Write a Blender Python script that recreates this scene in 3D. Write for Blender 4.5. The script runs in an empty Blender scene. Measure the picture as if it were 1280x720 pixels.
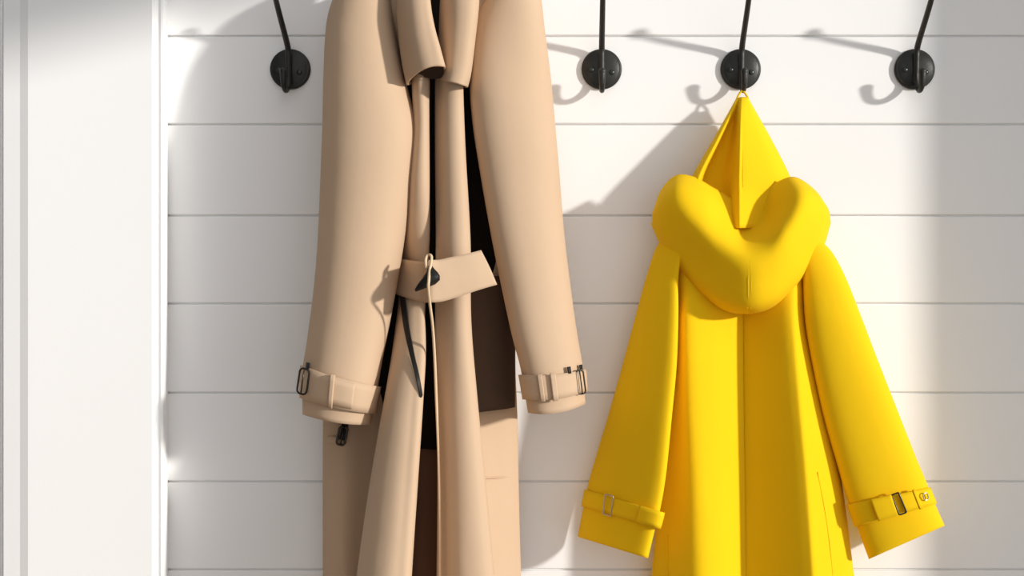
import bpy, bmesh, math, random
from mathutils import Vector, Matrix

random.seed(4)
S = bpy.context.scene
COL = S.collection
PX = 800.0          # pixels per metre on the wall
D = 1.8             # camera to wall
CX, CY = 725.0, 360.0
Z0 = 1.4

def W(px, py, d_cm):
    """point that stands d_cm in front of the back wall on the sight line through a pixel"""
    d = (d_cm * KD + KO) / 100.0
    k = 1 - d / D
    return Vector((((px - CX) * k + CX - 640) / PX, -d, Z0 + (CY - py) * k / PX))

# ------------------------------------------------------------------ materials
def new_mat(name):
    m = bpy.data.materials.new(name); m.use_nodes = True
    nt = m.node_tree
    return m, nt, nt.nodes['Principled BSDF']

KD, KO = 1.0, 0.0    # depth scale and offset of the garment being built
def set_in(b, **kw):
    for k, v in kw.items():
        k = k.replace('_', ' ')
        if k in b.inputs: b.inputs[k].default_value = v

def cloth(name, col, col2, rough=.88, sheen=.0, bump=.12, weave=1500, transl=0.0):
    m, nt, b = new_mat(name)
    tc = nt.nodes.new('ShaderNodeTexCoord')
    n1 = nt.nodes.new('ShaderNodeTexNoise'); n1.inputs['Scale'].default_value = 9
    n1.inputs['Detail'].default_value = 4
    mix = nt.nodes.new('ShaderNodeMix'); mix.data_type = 'RGBA'
    mix.inputs[6].default_value = (*col, 1); mix.inputs[7].default_value = (*col2, 1)
    nt.links.new(tc.outputs['Object'], n1.inputs['Vector'])
    nt.links.new(n1.outputs['Fac'], mix.inputs[0])
    nt.links.new(mix.outputs[2], b.inputs['Base Color'])
    n2 = nt.nodes.new('ShaderNodeTexNoise'); n2.inputs['Scale'].default_value = weave
    n3 = nt.nodes.new('ShaderNodeTexNoise'); n3.inputs['Scale'].default_value = 26
    n3.inputs['Detail'].default_value = 3
    nt.links.new(tc.outputs['Object'], n2.inputs['Vector'])
    nt.links.new(tc.outputs['Object'], n3.inputs['Vector'])
    b1 = nt.nodes.new('ShaderNodeBump'); b1.inputs['Strength'].default_value = bump
    b1.inputs['Distance'].default_value = .0006
    b2 = nt.nodes.new('ShaderNodeBump'); b2.inputs['Strength'].default_value = .18
    b2.inputs['Distance'].default_value = .004
    nt.links.new(n2.outputs['Fac'], b1.inputs['Height'])
    nt.links.new(n3.outputs['Fac'], b2.inputs['Height'])
    nt.links.new(b1.outputs['Normal'], b2.inputs['Normal'])
    nt.links.new(b2.outputs['Normal'], b.inputs['Normal'])
    set_in(b, Roughness=rough, Sheen_Weight=sheen, Sheen_Roughness=.5)
    b.inputs['Specular IOR Level'].default_value = .2
    return m

def paint(name, col, rough=.55, var=.02):
    m, nt, b = new_mat(name)
    tc = nt.nodes.new('ShaderNodeTexCoord')
    n = nt.nodes.new('ShaderNodeTexNoise'); n.inputs['Scale'].default_value = 3.0
    n.inputs['Detail'].default_value = 5
    r = nt.nodes.new('ShaderNodeMix'); r.data_type = 'RGBA'
    r.inputs[6].default_value = (*[c * (1 - var) for c in col], 1)
    r.inputs[7].default_value = (*[min(1, c * (1 + var)) for c in col], 1)
    nt.links.new(tc.outputs['Object'], n.inputs['Vector'])
    nt.links.new(n.outputs['Fac'], r.inputs[0]); nt.links.new(r.outputs[2], b.inputs['Base Color'])
    n2 = nt.nodes.new('ShaderNodeTexNoise'); n2.inputs['Scale'].default_value = 90
    bp = nt.nodes.new('ShaderNodeBump'); bp.inputs['Strength'].default_value = .04
    bp.inputs['Distance'].default_value = .002
    nt.links.new(tc.outputs['Object'], n2.inputs['Vector'])
    nt.links.new(n2.outputs['Fac'], bp.inputs['Height']); nt.links.new(bp.outputs['Normal'], b.inputs['Normal'])
    set_in(b, Roughness=rough)
    b.inputs['Specular IOR Level'].default_value = .25
    return m

def metal(name, col, rough, metallic=.7, bump=.15):
    m, nt, b = new_mat(name)
    tc = nt.nodes.new('ShaderNodeTexCoord')
    n2 = nt.nodes.new('ShaderNodeTexNoise'); n2.inputs['Scale'].default_value = 260
    bp = nt.nodes.new('ShaderNodeBump'); bp.inputs['Strength'].default_value = bump
    bp.inputs['Distance'].default_value = .0012
    nt.links.new(tc.outputs['Object'], n2.inputs['Vector'])
    nt.links.new(n2.outputs['Fac'], bp.inputs['Height']); nt.links.new(bp.outputs['Normal'], b.inputs['Normal'])
    set_in(b, Base_Color=(*col, 1), Roughness=rough, Metallic=metallic)
    return m

M_TAN = cloth('camel wool', (.585, .42, .285), (.54, .385, .255))
M_LIN_SHADE = cloth('dark lining and shade', (.030, .018, .012), (.022, .013, .009), rough=.7, sheen=0)  # near black: the shade inside the coat is put into this colour
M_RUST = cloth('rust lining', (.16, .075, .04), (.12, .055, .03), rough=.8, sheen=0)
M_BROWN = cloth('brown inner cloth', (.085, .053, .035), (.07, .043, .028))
M_YEL = cloth('yellow wool', (.88, .56, .004), (.84, .52, .003))
M_WALL = paint('white shiplap paint', (.935, .93, .92), var=.01)
M_TRIM = paint('white trim paint', (.92, .917, .91), rough=.4)
M_IRON = metal('black cast iron', (.032, .032, .029), .42, .55)
M_SCREW = metal('black screw', (.05, .055, .05), .28, .8)
M_BUCK = metal('dark buckle metal', (.06, .05, .04), .3, .9, .02)
M_LEATH = cloth('black leather', (.016, .014, .013), (.012, .011, .01), rough=.5, sheen=0)
M_BRASS = metal('pale buckle metal', (.55, .47, .36), .3, .9, .02)
M_FLOOR = paint('oak floor', (.42, .30, .20), rough=.5, var=.15)
M_CORD = cloth('pale cord', (.72, .55, .36), (.66, .48, .31))

# ------------------------------------------------------------------ object helpers
def link(name, bm, mat, parent=None, smooth=True, solid=0, mats=None):
    me = bpy.data.meshes.new(name)
    bm.to_mesh(me); bm.free()
    for m in (mats or [mat]): me.materials.append(m)
    if smooth:
        for p in me.polygons: p.use_smooth = True
    o = bpy.data.objects.new(name, me); COL.objects.link(o)
    if parent:
        o.parent = parent
        o.matrix_parent_inverse = Matrix.Translation(-parent.location) if parent.parent is None and parent.type == 'EMPTY' else Matrix()
    if solid:
        md = o.modifiers.new('thickness', 'SOLIDIFY'); md.thickness = solid; md.offset = 0
    return o

def thing(name, label, cat, loc, group=None):
    o = bpy.data.objects.new(name, None); COL.objects.link(o)
    o.location = loc; o.empty_display_size = .03
    o['label'] = label; o['category'] = cat
    if group: o['group'] = group
    return o

def struct(o):
    o['kind'] = 'structure'; return o

def cr(p0, p1, p2, p3, t):
    return [.5 * ((2 * b) + (-a + c) * t + (2 * a - 5 * b + 4 * c - d) * t * t + (-a + 3 * b - 3 * c + d) * t ** 3)
            for a, b, c, d in zip(p0, p1, p2, p3)]

def spline(pts, n, cyc=False):
    out = []; L = len(pts)
    segs = L if cyc else L - 1
    for i in range(segs):
        if cyc:
            q = [pts[(i + k) % L] for k in (-1, 0, 1, 2)]
        else:
            a, b = pts[i], pts[i + 1]
            p = pts[i - 1] if i > 0 else [2 * x - y for x, y in zip(a, b)]
            r = pts[i + 2] if i + 2 < L else [2 * y - x for x, y in zip(a, b)]
            q = [p, a, b, r]
        for k in range(n): out.append(cr(*q, k / n))
    if not cyc: out.append(list(pts[-1]))
    return out

def grid_pts(rows, nu=7, nv=8, cyc=False):
    R = [spline(r, nu, cyc) for r in rows]
    cols = [spline([r[j] for r in R], nv) for j in range(len(R[0]))]
    return [[c[i] for c in cols] for i in range(len(cols[0]))]

def grid_bm(G, cyc=False, cap=False, raw=False):
    bm = bmesh.new()
    V = [[bm.verts.new(p if raw else W(*p)) for p in row] for row in G]
    n = len(V[0])
    for i in range(len(V) - 1):
        for j in range(n if cyc else n - 1):
            k = (j + 1) % n
            try: bm.faces.new((V[i][j], V[i + 1][j], V[i + 1][k], V[i][k]))
            except ValueError: pass
    if cap:
        bm.faces.new(V[0]); 
    bmesh.ops.recalc_face_normals(bm, faces=bm.faces)
    return bm

def front_d(G, px, py):
    """depth of the nearest grid point to a pixel, front-most first"""
    c = [(math.hypot(p[0] - px, p[1] - py), p[2]) for row in G for p in row]
    c = [q for q in c if q[0] < max(9, min(c)[0] + 4)]
    top = max(q[1] for q in c)
    c = [q for q in c if q[1] > top - 1.6]
    wts = [1 / (q[0] + .6) ** 2 for q in c]
    return sum(w * q[1] for w, q in zip(wts, c)) / sum(wts)

def tube_bm(bm, pts, rad, seg=10, cap=True, flat=1.0):
    """pts: 3D points, rad number or list"""
    n = len(pts); rings = []
    if not hasattr(rad, '__len__'): rad = [rad] * n
    up = None
    for i, p in enumerate(pts):
        t = (pts[min(i + 1, n - 1)] - pts[max(i - 1, 0)]).normalized()
        if up is None:
            up = Vector((1, 0, 0)) if abs(t.x) < .8 else Vector((0, 1, 0))
        a = (up - t * up.dot(t)).normalized(); b = t.cross(a); up = a
        rings.append([bm.verts.new(p + rad[i] * (a * math.cos(q) + b * math.sin(q) * flat))
                      for q in [2 * math.pi * k / seg for k in range(seg)]])
    for i in range(n - 1):
        for k in range(seg):
            bm.faces.new((rings[i][k], rings[i][(k + 1) % seg], rings[i + 1][(k + 1) % seg], rings[i + 1][k]))
    if cap:
        bm.faces.new(rings[0][::-1]); bm.faces.new(rings[-1])

def tube_px(pts, r_cm, n=6, seg=8, flat=1.0):
    bm = bmesh.new()
    P = [W(*p) for p in spline(pts, n)]
    tube_bm(bm, P, r_cm / 100, seg, True, flat)
    bmesh.ops.recalc_face_normals(bm, faces=bm.faces)
    return bm

def box_bm(bm, x0, x1, y0, y1, z0, z1):
    vs = [bm.verts.new((x, y, z)) for x in (x0, x1) for y in (y0, y1) for z in (z0, z1)]
    for f in ((0, 1, 3, 2), (4, 6, 7, 5), (0, 4, 5, 1), (2, 3, 7, 6), (0, 2, 6, 4), (1, 5, 7, 3)):
        bm.faces.new([vs[i] for i in f])

def rrect(w, h, r, n=5):
    out = []
    for cx, cy, a0 in ((w / 2 - r, h / 2 - r, 0), (-w / 2 + r, h / 2 - r, 90), (-w / 2 + r, -h / 2 + r, 180), (w / 2 - r, -h / 2 + r, 270)):
        for k in range(n + 1):
            a = math.radians(a0 + 90 * k / n)
            out.append((cx + r * math.cos(a), cy + r * math.sin(a)))
    return out

def buckle_bm(c, w, h, rad, roll=0, yaw=0, r=.004, pin=True):
    """a rectangular wire buckle standing at point c; w, h, rad in metres"""
    bm = bmesh.new()
    loop = rrect(w, h, r)
    Mx = Matrix.Translation(c) @ Matrix.Rotation(math.radians(yaw), 4, 'Z') @ Matrix.Rotation(math.radians(roll), 4, 'Y')
    P = [Mx @ Vector((x, 0, z)) for x, z in loop]
    seg = 8; n = len(P); rings = []
    cc = Mx @ Vector((0, 0, 0)); nrm = (Mx.to_3x3() @ Vector((0, 1, 0))).normalized()
    for i in range(n):
        t = (P[(i + 1) % n] - P[i - 1]).normalized(); a = t.cross(nrm).normalized()
        rings.append([bm.verts.new(P[i] + rad * (a * math.cos(2 * math.pi * k / seg) + nrm * math.sin(2 * math.pi * k / seg))) for k in range(seg)])
    for i in range(n):
        for k in range(seg):
            bm.faces.new((rings[i][k], rings[(i + 1) % n][k], rings[(i + 1) % n][(k + 1) % seg], rings[i][(k + 1) % seg]))
    if pin:
        tube_bm(bm, [Mx @ Vector((0, -rad, -h / 2)), Mx @ Vector((0, -rad * 1.4, 0)), Mx @ Vector((0, -rad, h / 2))], rad * .7, 6)
    bmesh.ops.recalc_face_normals(bm, faces=bm.faces)
    return bm

# ------------------------------------------------------------------ sleeves
class Sleeve:
    """rows: (Lx, Ly, Rx, Ry, depth_centre, half_front, half_back, skew, sag)"""
    def __init__(s, rows, n=8, e=.75):
        s.R = spline([list(r) for r in rows], n); s.e = e
    def at(s, v, th, inf=0.0):
        """v in rows (0..len-1), th 0 = left edge, pi/2 = front, pi = right edge, beyond = back"""
        i = min(int(v), len(s.R) - 2); f = v - i
        a = [x + (y - x) * f for x, y in zip(s.R[i], s.R[i + 1])]
        Lx, Ly, Rx, Ry, dc, hf, hb, sk, sag = a
        c = -math.cos(th); sn = math.sin(th)
        c = math.copysign(abs(c) ** .92, c)
        w = math.hypot(Rx - Lx, Ry - Ly)
        u = .5 + .5 * c * (1 + 2 * inf * 8 / max(w, 1))
        h = (hf if sn > 0 else hb) + inf
        d = dc + math.copysign(abs(sn) ** s.e, sn) * h + sk * (2 * u - 1)
        return W(Lx + (Rx - Lx) * u, Ly + (Ry - Ly) * u + sag * (1 - c * c), d)
    def n(s): return len(s.R) - 1
    def v_of_y(s, y):
        for i in range(len(s.R) - 1):
            m0 = (s.R[i][1] + s.R[i][3]) / 2; m1 = (s.R[i + 1][1] + s.R[i + 1][3]) / 2
            if m0 <= y <= m1: return i + (y - m0) / max(1e-6, m1 - m0)
        return s.n()
    def mesh(s, v0=0, v1=None, inf=0, inner=True, seg=48, bump=None):
        v1 = s.n() if v1 is None else v1
        m = max(4, int((v1 - v0) * 1.2))
        G = [[s.at(v0 + (v1 - v0) * i / m, 2 * math.pi * k / seg, inf) for k in range(seg)] for i in range(m + 1)]
        if inner:      # turned-in hem
            for q, vv in ((-.18, v1), (-.55, v1 - .5), (-.7, v1 - 3), (-.9, max(v1 - 6, v0 + .1))):
                G.append([s.at(vv, 2 * math.pi * k / seg, inf + q) for k in range(seg)])
        return grid_bm(G, cyc=True, cap=(v0 == 0), raw=True)
    def band(s, v0, v1, th0, th1, inf, slant=0, nu=26, nv=4):
        G = []
        for i in range(nv + 1):
            row = []
            for k in range(nu + 1):
                th = th0 + (th1 - th0) * k / nu
                row.append(s.at(min(s.n(), v0 + (v1 - v0) * i / nv + slant * (k / nu - .5)), th, inf))
            G.append(row)
        return grid_bm(G, raw=True)

# ================================================================== SETTING
bm = bmesh.new()
XL, XR = -2.6, 1.3
ys = [-843, -732, -621, -510, -399, -288, -177, -66, 45, 155.5, 269.5, 379.5, 491, 602, 712, 823, 934, 1045, 1156, 1267, 1378, 1489]
zs = [Z0 + (CY - y) / PX for y in ys]
gap = .0014
for a, b in zip(zs[:-1], zs[1:]):
    z1, z0 = a - gap, max(b + gap, 0.0)
    if z1 <= z0: continue
    # board with eased edges
    e = .0012
    prof = [(0.02, z0), (e, z0), (0, z0 + e), (0, z1 - e), (e, z1), (0.02, z1)]
    va = [bm.verts.new((XL, y, z)) for y, z in prof]; vb = [bm.verts.new((XR, y, z)) for y, z in prof]
    for i in range(5): bm.faces.new((va[i], vb[i], vb[i + 1], va[i + 1]))
box_bm(bm, XL, XR, .006, .08, 0, 2.9)
bmesh.ops.recalc_face_normals(bm, faces=bm.faces)
struct(link('wall_back', bm, M_WALL, smooth=False))

# moulded white door casing at the left
prof = [(-300, 0), (-300, 3.0), (-2, 3.0), (0, 2.4), (3, 2.4), (4.5, 4.3), (25, 4.5), (35, 4.9), (60, 4.9), (190, 4.9), (193, 4.7), (195, 4.3),
        (198, 4.2), (201, 4.4), (204, 4.3), (207, 3.7), (209, 2.6), (210, 0)]
bm = bmesh.new()
def trim_pt(px, d, z):
    k = 1 - d / 100 / D
    return ((px - CX) * k + CX - 640) / PX, -d / 100, z
va = [bm.verts.new(trim_pt(p, d, 0)) for p, d in prof]; vb = [bm.verts.new(trim_pt(p, d, 2.9)) for p, d in prof]
for i in range(len(prof) - 1): bm.faces.new((va[i], va[i + 1], vb[i + 1], vb[i]))
bm.faces.new(va); bm.faces.new(vb[::-1])
bmesh.ops.recalc_face_normals(bm, faces=bm.faces)
struct(link('trim_1', bm, M_TRIM, smooth=False))

bm = bmesh.new(); box_bm(bm, XL, XR + .12, -2.6, .08, -.06, 0)
bmesh.ops.recalc_face_normals(bm, faces=bm.faces)
struct(link('floor', bm, M_FLOOR, smooth=False))

# right wall with the window the sun comes through
SUNX, SUNZ = 1.69, .41
WY0, WY1, WZ0, WZ1 = -.392, -2.6, .35, 2.285
bm = bmesh.new()
box_bm(bm, XR, XR + .12, WY0, .08, 0, 2.9)
box_bm(bm, XR, XR + .12, WY1, WY0, 0, WZ0)
box_bm(bm, XR, XR + .12, WY1, WY0, WZ1, 2.9)
bmesh.ops.recalc_face_normals(bm, faces=bm.faces)
struct(link('wall_right', bm, M_WALL, smooth=False))

# ================================================================== HOOKS
def hook_parts(root):
    ox = root.location
    def P(x, z, d): return ox + Vector((x, -d, z))
    # round back plate with domed face and rim
    bm = bmesh.new(); R = .0315; seg = 48
    prof = [(R, 0), (R, .004), (R * .985, .0058), (R * .93, .0068), (R * .89, .0066), (R * .85, .0074), (R * .5, .0098), (R * .2, .0108)]
    rings = [[bm.verts.new(P(r * math.cos(2 * math.pi * k / seg), r * math.sin(2 * math.pi * k / seg), d)) for k in range(seg)] for r, d in prof]
    for i in range(len(rings) - 1):
        for k in range(seg): bm.faces.new((rings[i][k], rings[i][(k + 1) % seg], rings[i + 1][(k + 1) % seg], rings[i + 1][k]))
    bm.faces.new(rings[-1]); bm.faces.new(rings[0][::-1])
    bmesh.ops.recalc_face_normals(bm, faces=bm.faces)
    link('back_plate', bm, M_IRON, root)
    # upper prong, ball-ended
    bm = bmesh.new()
    path = spline([(-.022, .010), (-.004, .0125), (.015, .0145), (.030, .0175), (.044, .033), (.059, .053), (.075, .074), (.091, .0935)], 6)
    n = len(path)
    tube_bm(bm, [P(0, z, d) for z, d in path], [.0050 - .0009 * i / n for i in range(n)], 14)
    c = P(0, .094, .0945)
    bmesh.ops.create_uvsphere(bm, u_segments=20, v_segments=12, radius=.0078, matrix=Matrix.Translation(c))
    bmesh.ops.recalc_face_normals(bm, faces=bm.faces)
    link('upper_prong', bm, M_IRON, root)
    # lower prong, a short upturned J with flattened tip
    bm = bmesh.new()
    path = spline([(-.004, .0125), (-.018, .0135), (-.029, .017), (-.0365, .025), (-.0375, .034), (-.032, .0415), (-.022, .0445), (-.012, .045)], 6)
    n = len(path)
    tube_bm(bm, [P(0, z, d) for z, d in path], [.0040 if i < n * .6 else .0040 + .0018 * (i - n * .6) / (n * .4) for i in range(n)], 14)
    bmesh.ops.create_uvsphere(bm, u_segments=16, v_segments=10, radius=.0060, matrix=Matrix.Translation(P(0, -.0115, .045)))
    bmesh.ops.recalc_face_normals(bm, faces=bm.faces)
    link('lower_prong', bm, M_IRON, root)
    for x, z in ((-.0165, -.002), (.0155, -.006)):
        bm = bmesh.new(); seg = 16; r0 = .0042
        prof = [(r0, .0075), (r0, .0098), (r0 * .8, .0108), (r0 * .35, .0113)]
        rings = [[bm.verts.new(P(x + r * math.cos(2 * math.pi * k / seg), z + r * math.sin(2 * math.pi * k / seg), d)) for k in range(seg)] for r, d in prof]
        for i in range(len(rings) - 1):
            for k in range(seg): bm.faces.new((rings[i][k], rings[i][(k + 1) % seg], rings[i + 1][(k + 1) % seg], rings[i + 1][k]))
        bm.faces.new(rings[-1])
        bmesh.ops.recalc_face_normals(bm, faces=bm.faces)
        link('screw', bm, M_SCREW, root)

HOOKS = [(363.5, 'black iron coat hook in the shade, leftmost on the white plank wall'),
         (752, 'black iron coat hook left empty on the wall between the two coats'),
         (925.5, 'black iron coat hook that the yellow hooded coat hangs from'),
         (1142.5, 'black iron coat hook left empty, to the right of the yellow coat')]
h0 = None
for px, lab in HOOKS:
    loc = W(px, 87, -.06)
    if h0 is None:
        h0 = thing('coat_hook', lab, 'coat hook', loc, 'row of black coat hooks'); hook_parts(h0); kids = list(h0.children)
    else:
        r = h0.copy(); COL.objects.link(r); r.location = loc; r['label'] = lab
        for ch in kids:
            c = ch.copy(); COL.objects.link(c); c.parent = r; c.matrix_parent_inverse = ch.matrix_parent_inverse

# ================================================================== CAMEL COAT
KD, KO = 1.0, 0.0
coat = thing('trench_coat', 'long camel brown trench coat hanging open from a hook, belted at the waist', 'coat', W(555, 870, 2))

KD, KO = 1.38, 0.6
body = [
 [(520,-48,6),(508,-44,5),(500,-42,4),(515,-46,2.5),(535,-52,2),(555,-54,2),(577,-52,2),(598,-46,2.5),(612,-42,4),(604,-44,5),(592,-48,6)],
 [(512,0,9.5),(480,2,8.5),(440,0,6.5),(424,0,4),(490,0,1.5),(555,0,1.2),(610,0,1.5),(658,0,4),(640,0,5.5),(618,0,6.8),(590,2,9)],
 [(514,60,9.5),(480,60,7.5),(436,60,6),(418,60,4),(485,60,1.2),(555,60,1),(615,60,1.2),(672,60,4),(650,60,6),(628,60,7.5),(598,60,9)],
 [(500,110,8),(470,110,7),(436,110,6),(414,110,4),(480,110,1.2),(555,110,1),(620,110,1.2),(676,110,4),(660,110,6),(645,110,6.5),(622,110,6.5)],
 [(478,200,6.5),(462,200,6),(436,200,5.5),(412,200,3.8),(475,200,1.2),(555,200,1),(615,200,1.2),(668,200,3.6),(660,200,4.5),(650,200,5),(640,200,5.2)],
 [(462,320,6.5),(452,320,6),(436,320,5.5),(410,320,3.8),(475,320,1.2),(555,320,1),(610,320,1.2),(655,320,3.2),(645,320,4.2),(636,320,5),(622,320,5.5)],
 [(460,430,7),(450,430,6.5),(430,430,5.5),(408,430,3.8),(475,430,1.2),(555,430,1),(610,430,1.2),(643,430,2.8),(632,430,4.4),(612,430,5.6),(588,430,6.6)],
 [(484,530,3),(466,530,4.2),(428,530,6),(406,530,4.2),(470,530,1.2),(555,530,1),(605,530,1.2),(645,530,2.8),(634,530,4.6),(614,530,6),(592,530,7.2)],
 [(484,640,3),(462,640,4.4),(426,640,6.6),(406,640,4.6),(470,640,1.2),(555,640,1),(605,640,1.2),(647,640,3),(636,640,5),(618,640,6.5),(598,640,8)],
 [(480,760,3),(458,760,4.8),(426,760,7),(406,760,4.8),(470,760,1.2),(555,760,1),(605,760,1.2),(650,760,3.2),(640,760,5.2),(622,760,7),(604,760,8.6)],
 [(478,880,3),(455,880,5),(424,880,7.2),(405,880,5),(470,880,1.4),(555,880,1),(605,880,1.4),(652,880,3.4),(642,880,5.4),(626,880,7.2),(608,880,9)],
]
GB = grid_pts(body, 7, 7)
link('coat_body', grid_bm(GB), M_TAN, coat, solid=.0022)
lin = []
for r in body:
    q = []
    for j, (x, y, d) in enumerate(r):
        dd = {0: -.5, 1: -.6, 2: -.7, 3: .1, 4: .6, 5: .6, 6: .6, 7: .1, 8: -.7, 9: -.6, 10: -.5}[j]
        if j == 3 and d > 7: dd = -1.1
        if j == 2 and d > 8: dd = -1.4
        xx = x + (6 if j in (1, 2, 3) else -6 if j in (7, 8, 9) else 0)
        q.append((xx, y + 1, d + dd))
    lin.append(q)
link('lining', grid_bm(grid_pts(lin, 6, 6)), M_LIN_SHADE, coat)
# rust coloured inner panel that shows low between the fronts
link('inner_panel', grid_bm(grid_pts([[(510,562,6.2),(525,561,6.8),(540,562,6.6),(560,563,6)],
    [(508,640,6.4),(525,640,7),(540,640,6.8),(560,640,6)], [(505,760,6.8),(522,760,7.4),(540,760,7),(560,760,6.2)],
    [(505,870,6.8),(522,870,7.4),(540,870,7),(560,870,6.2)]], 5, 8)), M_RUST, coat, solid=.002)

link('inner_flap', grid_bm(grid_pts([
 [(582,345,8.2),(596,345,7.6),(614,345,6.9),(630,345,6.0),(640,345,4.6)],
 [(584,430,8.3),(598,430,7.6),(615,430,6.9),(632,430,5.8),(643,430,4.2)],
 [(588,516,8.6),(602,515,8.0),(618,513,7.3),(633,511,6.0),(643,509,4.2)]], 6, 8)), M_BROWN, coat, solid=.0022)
# front edges of the coat, each a long rolled fold
lp = [
 [(520,60,7),(516,60,10),(519,60,11.3),(525,60,11.8),(531,60,11.6),(536,60,10.6),(534,60,8)],
 [(521,110,7),(516,110,10),(519,110,11.3),(525,110,11.8),(531,110,11.6),(536,110,10.6),(534,110,8)],
 [(521,160,7),(517,160,10),(520,160,11.3),(526,160,11.9),(532,160,11.7),(536,160,10.6),(534,160,8)],
 [(516,230,7),(510,230,9.8),(514,230,11.2),(521,230,12),(530,230,12),(536,230,11),(534,230,8)],
 [(508,290,6),(503,290,7.6),(507,290,8.9),(516,290,10.2),(528,290,10.6),(536,290,10),(534,290,7.5)],
 [(508,345,4.4),(500,345,5.2),(506,345,6.6),(515,345,8.0),(526,345,9.0),(534,345,8.8),(532,345,6.5)],
 [(503,385,5),(498,385,6.8),(502,385,8.6),(509,385,9.8),(520,385,10.4),(530,385,10.2),(528,385,7.5)],
 [(500,440,7),(491,440,9.6),(497,440,11.8),(507,440,12.9),(520,440,13.3),(531,440,12.8),(528,440,9)],
 [(493,495,7.5),(482,495,11.8),(489,495,14.2),(500,495,15.1),(515,495,15.3),(528,495,14.7),(525,495,10)],
 [(480,600,7.5),(464,600,13.6),(473,600,16.3),(489,600,17.3),(506,600,17.4),(521,600,16.6),(518,600,11)],
 [(465,720,7.5),(447,720,14.4),(458,720,17.2),(476,720,18.3),(496,720,18.4),(513,720,17.3),(510,720,11)],
 [(450,880,7.5),(430,880,15.4),(442,880,18.4),(462,880,19.6),(486,880,19.5),(504,880,18.4),(500,880,11)],
]
GLP = grid_pts(lp, 6, 6)
link('front_panel', grid_bm(GLP), M_TAN, coat, solid=.0025)
rp = [
 [(556,60,7),(546,60,9.2),(549,60,10.4),(556,60,11.8),(566,60,12.3),(575,60,12),(578,60,10.8),(572,60,8)],
 [(556,110,7),(545,110,9.2),(549,110,10.4),(556,110,11.8),(566,110,12.3),(575,110,12),(578,110,10.8),(572,110,8)],
 [(556,190,7),(545,190,9.2),(549,190,10.4),(557,190,11.9),(567,190,12.4),(577,190,12.1),(581,190,10.8),(574,190,8)],
 [(556,300,7),(546,300,9.2),(550,300,10.4),(559,300,12),(570,300,12.6),(582,300,12.3),(587,300,11),(578,300,8)],
 [(556,400,7),(545,400,9.4),(550,400,10.6),(560,400,12.2),(572,400,12.9),(583,400,12.6),(588,400,11.2),(580,400,7)],
 [(558,500,7),(547,500,9.6),(551,500,10.9),(563,500,12.7),(577,500,13.3),(590,500,13),(596,500,11.6),(588,500,7)],
 [(560,600,7),(548,600,9.8),(553,600,11.3),(567,600,13.2),(583,600,13.8),(599,600,13.4),(606,600,12),(598,600,7.5)],
 [(562,720,7),(547,720,10),(554,720,11.7),(571,720,13.8),(590,720,14.3),(609,720,13.9),(617,720,12.5),(608,720,8)],
 [(564,880,7),(546,880,10),(554,880,12),(575,880,14),(598,880,14.6),(622,880,14.2),(632,880,12.8),(620,880,8)],
]
GRP = grid_pts(rp, 6, 7)
link('front_panel', grid_bm(GRP), M_TAN, coat, solid=.0025)

# collar flaps rolled over the chest
lc = [
 [(514,-48,7),(503,-50,10),(508,-52,12),(519,-53,13),(530,-53,13),(535,-52,12.4),(532,-52,10)],
 [(512,0,9),(497,0,11.2),(503,0,13),(515,0,14.2),(528,0,14.4),(537,0,13.8),(534,0,11)],
 [(513,40,9),(499,42,11.4),(506,40,13.3),(518,36,14.6),(532,34,14.8),(542,32,14.2),(538,32,11)],
 [(516,75,9),(503,78,11.6),(510,73,13.5),(523,65,14.9),(538,60,15.1),(549,58,14.5),(545,60,11)],
 [(519,104,9),(509,106,11.8),(515,97,13.7),(527,88,15.1),(542,83,15.4),(556,84,14.8),(551,90,11.5)],
]
cf = link('collar_flap', grid_bm(grid_pts(lc, 6, 8)), M_TAN, coat, solid=.0022)
link('collar_shade', grid_bm(grid_pts([[(x + (0 if 0 < j < 6 else (1 if j < 3 else -1)), y - 1.5, d - .45) for j, (x, y, d) in enumerate(r)] for r in lc], 6, 8)), M_LIN_SHADE, cf)  # dark sheet that stands in for the shade inside the roll
link('collar_shade', grid_bm(grid_pts([[(522,92,13.2),(538,84.5,14.2),(555,84.5,14)], [(528,94,12.7),(541,94,12.8),(554.5,92,13)], [(531,97,12.2),(542,99,12.3),(551,98,12.4)]], 6, 6)), M_LIN_SHADE, cf)  # black crescent painted for the shade under the collar hem
rc = [
 [(560,-50,8),(556,-50,9.6),(560,-52,11.2),(570,-53,12.8),(584,-52,13),(594,-50,12.4),(596,-48,10.8),(588,-48,8)],
 [(560,0,8),(551,0,9.8),(556,0,11.6),(567,0,13.6),(582,0,14),(594,0,13.5),(598,0,11.8),(588,0,8)],
 [(560,50,8),(549,50,9.8),(554,50,11.6),(565,50,13.6),(579,50,14),(589,51,13.5),(593,52,11.8),(585,52,8)],
 [(560,85,8),(547,84,9.8),(552,84,11.5),(562,86,13.5),(574,88,13.9),(584,90,13.4),(588,92,11.8),(580,92,8)],
 [(560,100,8),(546,98,9.8),(550,99,11.5),(559,102,13.5),(570,104,13.9),(579,107,13.4),(584,109,11.8),(578,110,8)],
]
cf = link('collar_flap', grid_bm(grid_pts(rc, 6, 8)), M_TAN, coat, solid=.0022)
link('collar_shade', grid_bm(grid_pts([[(x + (0 if 0 < j < 6 else (1 if j < 3 else -1)), y - 1.5, d - .45) for j, (x, y, d) in enumerate(r)] for r in rc], 6, 8)), M_LIN_SHADE, cf)  # dark sheet for the shade inside the right-hand roll
# hanging loop at the neck
link('hanging_loop', tube_px([(540,-52,2.2),(546,-20,6),(553,2,8.5),(560,2,8.5),(566,-20,6),(572,-52,2.2)], .22), M_TAN, coat)

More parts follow.
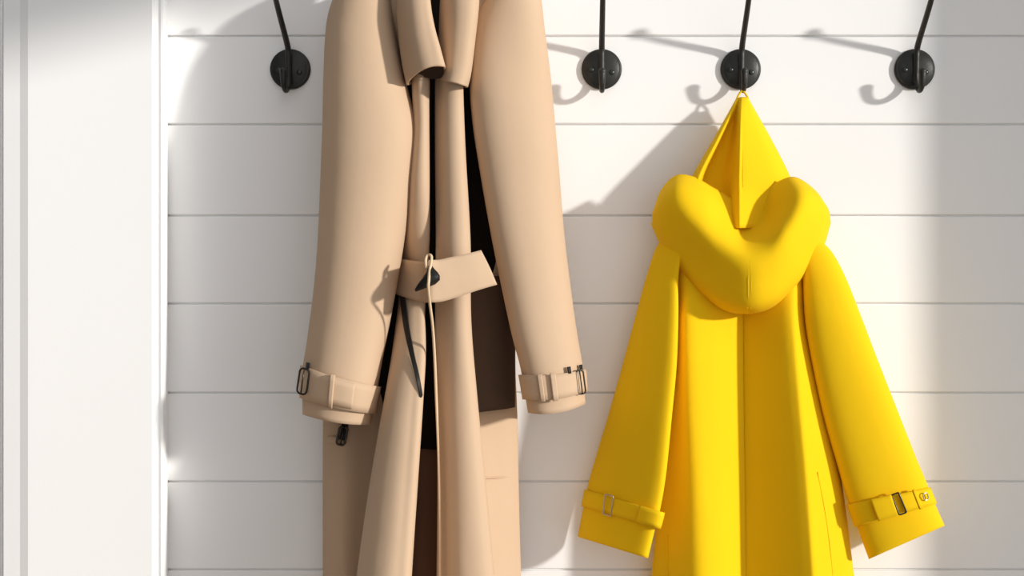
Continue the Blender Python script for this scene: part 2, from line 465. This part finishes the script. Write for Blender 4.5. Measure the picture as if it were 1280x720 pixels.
# sleeves
SL = Sleeve([
 (462,-58,482,-60,6.5,1.5,1.5,0,0), (432,-42,490,-44,7,3,3,0,0), (420,-12,488,-14,7.8,3.9,3.6,0,0), (408,28,494,36,8.2,4.4,4,0,0),
 (404,100,509,106,8.8,4.8,4.4,-.2,0), (403,150,521,156,9,5,4.6,-.4,0), (401,205,518,208,9.2,5,4.6,-.4,0), (397,300,505,305,9.4,4.9,4.6,-.4,0),
 (391,370,492,380,9.6,4.9,4.6,-.3,1), (383,430,479,446,9.8,4.9,4.6,-.2,2), (378,466,471,492,9.9,4.9,4.6,0,3), (378,518,463,531,9.9,4.7,4.4,0,4)])
SR = Sleeve([
 (622,-56,640,-54,6.5,1.5,1.5,0,0), (616,-42,660,-38,7,2.6,2.6,0,0), (610,-8,675,-8,7.6,3.5,3.4,0,0), (593,28,681,36,7.8,3.8,3.6,0,0),
 (587,95,689,100,8,4,3.8,-.9,0), (590,150,694,155,8,4.1,3.9,-.9,0), (599,210,699,212,8,4.1,3.9,-.9,0), (613,290,705,288,8,4.1,4,-.9,0),
 (627,360,713,356,8,4.1,4,-.9,0), (640,420,721,414,8.1,4.1,4,-.9,1), (651,462,728,456,8.2,4.1,4,-.9,3), (660,516,732,505,8.2,4,3.9,-.9,6)])
def sleeve_set(SV, cuffy, y0, y1):
    s = link('sleeve', SV.mesh(), M_TAN, coat)
    v0 = SV.v_of_y(cuffy)
    return s, v0
sl, _ = sleeve_set(SL, 500, 0, 0)
sr, _ = sleeve_set(SR, 500, 0, 0)
# left cuff: strap, keeper loop and buckle
va, vb = SL.v_of_y(470), SL.v_of_y(507)
st = link('cuff_strap', SL.band(va, vb, .12, math.pi * 1.05, .35), M_TAN, coat, solid=.003)
link('strap_keeper', SL.band(va - .4, vb + .25, 1.36, 1.46, .75, nu=4), M_TAN, st, solid=.003)
link('strap_tip', SL.band(va + .5, vb - .6, 1.42, 1.92, .62, nu=8), M_TAN, st, solid=.002)
link('buckle', buckle_bm(SL.at((va + vb) / 2, .60, .95), .016, .036, .0014, roll=10, yaw=-22, r=.006), M_BUCK, st)
link('belt_loop', SL.band(va - 1.6, va + .2, .58, .70, .5, nu=3), M_LEATH, st, solid=.002)
# right cuff
va, vb = SR.v_of_y(465), SR.v_of_y(494)
st = link('cuff_strap', SR.band(va, vb, -.1, math.pi * .98, .4), M_TAN, coat, solid=.003)
link('strap_keeper', SR.band(va - .3, vb + .3, 1.52, 1.64, .8, nu=4), M_TAN, st, solid=.003)
link('strap_keeper', SR.band(va - .2, vb + .2, 1.16, 1.30, .7, nu=4), M_TAN, st, solid=.003)
link('buckle', buckle_bm(SR.at((va + vb) / 2, 2.42, .75), .012, .034, .0013, roll=-8, yaw=24, r=.004), M_BUCK, st)
link('belt_loop', SR.band(va - 1.2, va + .2, 2.02, 2.12, .5, nu=3), M_LEATH, st, solid=.002)
link('belt_loop', SR.band(va - 1.2, va + .2, 2.52, 2.64, .5, nu=3), M_LEATH, st, solid=.002)

# belt across the waist with its black toggle and cord
bt = [
 [(476,319,3.6),(488,322,5.6),(503,324,8.2),(518,326,10.4),(529,327,11.9),(533,326,15.0),(537,325,15.6),(548,325,15.2),(562,322,14.8),(585,317,14.2),(601,313,13.5)],
 [(474,341,3.6),(486,344,5.7),(501,347,8.3),(517,349,10.6),(529,350,12.1),(533,350,15.2),(537,350,15.9),(550,350,15.6),(568,346,15.1),(593,339,14.4),(612,335,13.6)],
 [(471,357,3.6),(484,363,5.7),(499,369,8.3),(515,374,10.6),(528,377,12.1),(533,378,15.1),(538,378,15.8),(552,377,15.5),(573,371,15),(600,362,14.3),(621,356,13.5)],
]
belt = link('belt', grid_bm(grid_pts(bt, 7, 6)), M_TAN, coat, solid=.003)
bm = bmesh.new()
tg = [((537.5,332,16.0),.2,.18),((538,338,16.4),.55,.45),((537.5,344,16.7),1.05,.6),((536,350,16.8),1.5,.66),((534,356,16.7),1.72,.64),((532,360,16.4),1.35,.45)]
ringv = []
for (px, py, d), a, b in tg:
    c = W(px, py, d); ringv.append([bm.verts.new(c + Vector((a / 100 * math.cos(q), -b / 100 * math.sin(q), a / 100 * math.cos(q) * .38))) for q in [2 * math.pi * k / 20 for k in range(20)]])
for i in range(len(ringv) - 1):
    for k in range(20): bm.faces.new((ringv[i][k], ringv[i][(k + 1) % 20], ringv[i + 1][(k + 1) % 20], ringv[i + 1][k]))
bm.faces.new(ringv[0]); bm.faces.new(ringv[-1])
bmesh.ops.recalc_face_normals(bm, faces=bm.faces)
link('toggle', bm, M_LEATH, belt)
link('cord', tube_px([(533,336,16.2),(532,325,16.0),(535,319,15.6),(539,320,15.9),(539,328,16.2),(537,338,16.6),(536,350,17.5),(535.5,362,17.4),(538,385,15.8),(541,410,14.6),
      (543.5,450,13.2),(545.5,500,12.2),(548,560,12.2),(549.5,620,12.4),(550,700,12.6),(549,800,12.8)], .2), M_CORD, belt)
# dark tie hanging below the belt
tie = [[(x, y, front_d(GLP, x, y + 2) + (.7 if y < 390 else .45)) for x, y in r] for r in (
    [(499.5,368),(502,368),(505,368)], [(501.5,385),(504.5,385),(508,385)], [(505,410),(508,410),(511.5,410)],
    [(511.5,440),(514,440),(517.5,440)], [(519,470),(521,470),(524,469)], [(525,495),(526.5,497),(528,494)])]
link('tie_strap', grid_bm(grid_pts(tie, 4, 6)), M_LEATH, coat, solid=.0015)
# side tab with black buckle on the left flank, hem seam on the right flank
def tan_d(px, py): return front_d(GB, px, py)
link('side_tab', grid_bm(grid_pts([[(x, y0, tan_d(x, y0 + 0) + .2) for x in (407, 415, 424)] for y0 in (545, 553)], 5, 3)), M_TAN, coat, solid=.003)
bm = tube_px([(432,526,tan_d(432,530)+.3),(430,538,tan_d(430,538)+.4),(427.5,550,tan_d(427.5,550)+.4)], .5, flat=.5)
sb = link('tab_strap', bm, M_LEATH, coat)
link('buckle', buckle_bm(W(427.5,545,tan_d(427.5,548)+.7), .012, .026, .0018, roll=12, yaw=20, r=.004), M_BUCK, sb)
link('hem_seam', tube_px([(600,598,8.05),(612,597.5,7.05),(622,597,6.35),(634,596,5.0),(642,596,4.0)], .12), M_TAN, coat)

# ================================================================== YELLOW COAT
KD, KO = 1.0, 0.0
yc = thing('hooded_coat', 'bright yellow hooded coat hanging from an iron hook by its loop, seen from behind', 'coat', W(930, 830, 2))
KD, KO = 1.2, 0.0
yb = [
 [(880,285,3.5),(885,283,4.6),(895,282,5.2),(910,281,5.2),(926,281,5),(931,281,5),(950,281,5.2),(965,282,5.2),(975,283,4.6),(980,285,3.5),(955,285,1.6),(930,284,1.2),(905,285,1.6)],
 [(836,312,3.4),(846,310,5.4),(862,309,6.4),(890,308,5.8),(925,308,4.6),(931,308,4.6),(955,308,5.8),(985,309,6.8),(1003,310,5.8),(1016,312,3.4),(975,312,1.4),(930,312,1),(880,312,1.4)],
 [(841,350,3.4),(849,350,6.4),(863,350,7.6),(892,350,6.6),(925,350,4.7),(931,350,4.7),(955,350,6.4),(985,350,8.0),(1000,350,7.2),(1012,350,3.4),(975,350,1.4),(930,350,1),(880,350,1.4)],
 [(842,400,3.4),(850,400,7),(863,400,8.2),(893,400,7),(926,400,4.9),(931,400,4.9),(955,400,6.8),(984,400,8.6),(998,400,8),(1014,400,3.4),(975,400,1.4),(930,400,1),(880,400,1.4)],
 [(838,500,3.4),(848,500,6.8),(863,500,8.6),(894,500,7.6),(927,500,5.2),(932,500,5.2),(958,500,7.2),(991,500,9.3),(1006,500,9),(1032,500,4.6),(980,500,1.4),(930,500,1),(875,500,1.4)],
 [(828,600,3.4),(842,600,6.2),(866,600,8.9),(897,600,8),(928,600,5.5),(934,600,5.5),(963,600,7.6),(1000,600,9.9),(1016,600,9.6),(1052,600,5),(985,600,1.4),(930,600,1),(870,600,1.4)],
 [(814,730,3.4),(834,730,6),(869,730,9.2),(901,730,8.4),(929,730,5.8),(936,730,5.8),(969,730,8),(1008,730,10.4),(1026,730,10.2),(1069,730,5),(990,730,1.4),(930,730,1),(865,730,1.4)],
 [(804,830,3.4),(828,830,6),(870,830,9.3),(903,830,8.5),(930,830,6),(938,830,6),(972,830,8.2),(1014,830,10.6),(1034,830,10.4),(1082,830,5),(990,830,1.4),(930,830,1),(865,830,1.4)],
]
GY = grid_pts(yb, 6, 8, cyc=True)
link('coat_body', grid_bm(GY, cyc=True), M_YEL, yc)

hu = [
 [(921,124,2.8),(922,123,3.1),(923,122.5,3.2),(925,122,3.3),(927,122,3.4),(929,122,3.4),(932,122,3.3),(934,122.5,3.1),(935,124,2.8)],
 [(911,142,3.0),(914,141,4.2),(917,141,3.4),(920,141,3.2),(925,141,4.9),(928,141,5.0),(934,141,4.6),(940,141,4),(945,142,2.8)],
 [(892,176,3.4),(897,175,5.6),(902,175,3.1),(914,175,2.9),(924,175,6.1),(927,175,6.2),(940,175,5.6),(954,175,4.6),(964,176,3)],
 [(866,222,3.8),(874,221,7.2),(882,221,3.2),(904,222,3.2),(922,223,7.4),(927,223,7.5),(945,222,6.8),(970,221,5.4),(987,222,3.2)],
 [(862,245,3.8),(872,245,7.2),(883,245,3.8),(904,245,4.2),(922,245,8.0),(927,245,8.1),(945,245,7.0),(970,245,5.4),(990,245,3.2)],
 [(860,285,3.6),(872,285,6.4),(884,285,4.6),(904,285,6.6),(922,285,9.2),(927,285,9.3),(945,285,7.6),(970,285,5),(990,285,3)],
]
GHU = grid_pts(hu, 6, 7)
link('hood', grid_bm(GHU), M_YEL, yc, solid=.003)
top = [(818,262,4.6),(827,238,5.6),(845,220,6.4),(868,222,7),(895,237,6.6),(927,252,6.4),(950,240,5.4),(970,229,6),(993,222,6.8),(1018,238,6.2),(1034,260,4.6)]
inn = [(817,265,5.8),(827,248,8.0),(848,236,9.8),(880,247,9.8),(905,268,8.8),(928,288,8.2),(955,272,7.6),(976,258,9.2),(1001,242,10.4),(1022,247,8.2),(1035,263,5.8)]
rim = [(816,269,6.2),(826,264,8.6),(846,264,10.6),(870,279,11.6),(900,302,12.2),(931,317,12.8),(958,311,12.9),(982,291,12.9),(1006,268,11.4),(1025,263,8.6),(1036,266,6.2)]
ou1 = [(816,276,5.8),(827,290,7.6),(849,305,8.9),(874,326,10.0),(904,346,11.4),(936,354,12.8),(962,350,12.6),(988,332,11.6),(1011,306,9.6),(1027,290,7.8),(1037,274,5.8)]
ou2 = [(815,279,4.8),(826,301,6.0),(847,329,7.2),(872,355,8.6),(903,377,10.0),(936,384,11.2),(964,377,10.8),(990,356,9.4),(1012,331,7.6),(1029,304,6.2),(1037.5,278,4.8)]
bot = [(816,281,3.6),(827,305,4.2),(848,337,4.8),(873,364,5.4),(904,386,6.0),(936,391,6.6),(965,383,6.2),(990,362,5.4),(1012,337,4.6),(1028,307,4.2),(1036,280,3.6)]
bk  = [(825,279,3.2),(836,300,3.4),(855,328,3.6),(878,352,3.8),(906,370,4),(935,374,4),(962,368,4),(985,350,3.8),(1003,328,3.6),(1018,303,3.4),(1027,279,3.2)]
GHD = grid_pts([top, inn, rim, ou1, ou2, bot, bk], 6, 8)
link('hood_drape', grid_bm(GHD), M_YEL, yc, solid=.0025)

def seam(name, pts, G, r=.1, lift=.06):
    P = spline(pts, 8)
    return tube_px([(x, y, front_d(G, x, y) + lift) for x, y in P][::2], r, n=3, seg=6)
for dx in (0, 4):
    link('seam', seam('seam', [(925 + dx, 136), (924.5 + dx, 180), (924.5 + dx, 234)], GHU, .08), M_YEL, yc)
    link('seam', seam('seam', [(934 + dx, 326), (935 + dx, 350), (935 + dx, 372), (934 + dx, 386)], GHD, .09), M_YEL, yc)
link('seam', seam('seam', [(1022, 590), (1033, 650), (1041, 720), (1045, 800)], GY, .1), M_YEL, yc)
link('seam', seam('seam', [(834, 668), (834, 720), (830, 800)], GY, .1), M_YEL, yc)
link('hanging_loop', tube_px([(923,127,3.0),(921.5,123,2.9),(925,116,2.95),(928,113.2,3),(931,116,2.95),(935,123,2.9),(934,127,3.0)], .16), M_YEL, yc)

def rows_skew(rows, k, dc, hf, hb):
    out = []
    for Lx, Ly, Rx, Ry in rows:
        w = math.hypot(Rx - Lx, Ry - Ly) / 8
        f = min(1, w / 8)
        out.append((Lx, Ly, Rx, Ry, dc, hf * f, hb * f, k * w, 0))
    return out
YL = Sleeve(rows_skew([(838,296,862,298),(822,306,853,316),(809,342,848,348),(797,385,848,393),(781,445,846,455),(763,510,840,520),(745,570,833,590),(735,606,826,633),(728,640,818,665),(722,671,810,698)], .34, 6.2, 2.5, 2), e=.6)
YR = Sleeve(rows_skew([(985,296,1012,294),(998,312,1036,310),(1003,345,1055,342),(1006,400,1076,394),(1014,450,1095,444),(1029,520,1122,513),(1046,580,1146,574),(1057,618,1157,600),(1070,655,1168,628),(1086,699,1181,657)], .02, 6.6, 3.0, 3.2), e=.6)
link('sleeve', YL.mesh(), M_YEL, yc)
link('sleeve', YR.mesh(), M_YEL, yc)
va, vb = YL.v_of_y(626), YL.v_of_y(646)
st = link('cuff_strap', YL.band(va, vb, .15, math.pi * 1.02, .3), M_YEL, yc, solid=.003)
link('strap_end', YL.band(va - .1, vb + .2, 1.95, math.pi * 1.04, .7), M_YEL, st, solid=.003)
link('buckle', buckle_bm(YL.at((va + vb) / 2, 1.27, .75), .014, .030, .0012, roll=8, yaw=-34, r=.002, pin=False), M_BRASS, st)
va, vb = YR.v_of_y(620), YR.v_of_y(644)
st = link('cuff_strap', YR.band(va, vb, .1, math.pi * .95, .25), M_YEL, yc, solid=.003)
link('strap_end', YR.band(va - .1, vb + .2, 1.18, 1.62, .75, nu=10), M_YEL, st, solid=.003)
link('strap_end', YR.band(va + .1, vb + .0, 1.75, 2.1, .7, nu=10), M_YEL, st, solid=.003)
link('buckle', buckle_bm(YR.at((va + vb) / 2, 1.70, .85), .011, .031, .0012, roll=-22, yaw=-5, r=.002, pin=False), M_BUCK, st)
link('strap_keeper', YR.band(va - .3, vb + .3, 2.1, 2.18, .8, nu=4), M_YEL, st, solid=.003)
link('eyelet', buckle_bm(YR.at((va + vb) / 2 - .2, 2.42, .72), .008, .011, .001, roll=-22, yaw=22, r=.0038, pin=False), M_BRASS, st)

for o in list(COL.objects):
    n = o.name.split('.')[0]
    lab = {'toggle': 'black leather toggle', 'cord': 'thin pale cord', 'tie_strap': 'thin black tie strap', 'lining': 'lining coloured near black as inner shade',
           'collar_shade': 'lining coloured near black as inner shade', 'inner_flap': 'dark brown inner flap', 'inner_panel': 'rust brown inner panel', 'tab_strap': 'black strap'}.get(n)
    if n == 'buckle': lab = 'pale metal buckle' if o.data.materials[0] == M_BRASS else 'dark metal buckle'
    if lab: o['label'] = lab

# ================================================================== LIGHT, CAMERA
w = bpy.data.worlds.new('World'); S.world = w; w.use_nodes = True
bg = w.node_tree.nodes['Background']
nt = w.node_tree
tc = nt.nodes.new('ShaderNodeTexCoord')
dp = nt.nodes.new('ShaderNodeVectorMath'); dp.operation = 'DOT_PRODUCT'
dp.inputs[1].default_value = Vector((.72, -.62, .28)).normalized()
mr = nt.nodes.new('ShaderNodeMapRange')
mr.inputs['From Min'].default_value = -.1; mr.inputs['From Max'].default_value = 1
mr.inputs['To Min'].default_value = .03; mr.inputs['To Max'].default_value = 1.06
nt.links.new(tc.outputs['Generated'], dp.inputs[0]); nt.links.new(dp.outputs['Value'], mr.inputs['Value'])
nt.links.new(mr.outputs['Result'], bg.inputs[1])
bg.inputs[0].default_value = (.98, .985, 1.0, 1)

sun = bpy.data.lights.new('Sun', 'SUN'); sun.energy = 3.45; sun.angle = math.radians(2.8); sun.color = (1, .965, .91)
so = bpy.data.objects.new('Sun', sun); COL.objects.link(so)
dirv = Vector((-SUNX, 1, -SUNZ)).normalized()
so.rotation_euler = dirv.to_track_quat('-Z', 'Y').to_euler(); so.location = (4, -3, 3)

cam = bpy.data.cameras.new('Camera'); co = bpy.data.objects.new('Camera', cam); COL.objects.link(co)
cam.sensor_width = 36; cam.lens = D * PX / 1280 * 36
co.location = ((CX - 640) / PX, -D, Z0); co.rotation_euler = (math.radians(90), 0, 0)
cam.shift_x = -(CX - 640) / 1280
cam.clip_start = .02
S.camera = co
S.view_settings.view_transform = 'Standard'
S.view_settings.look = 'None'
S.view_settings.exposure = 0
S.cycles.max_bounces = 8
S.cycles.diffuse_bounces = 5
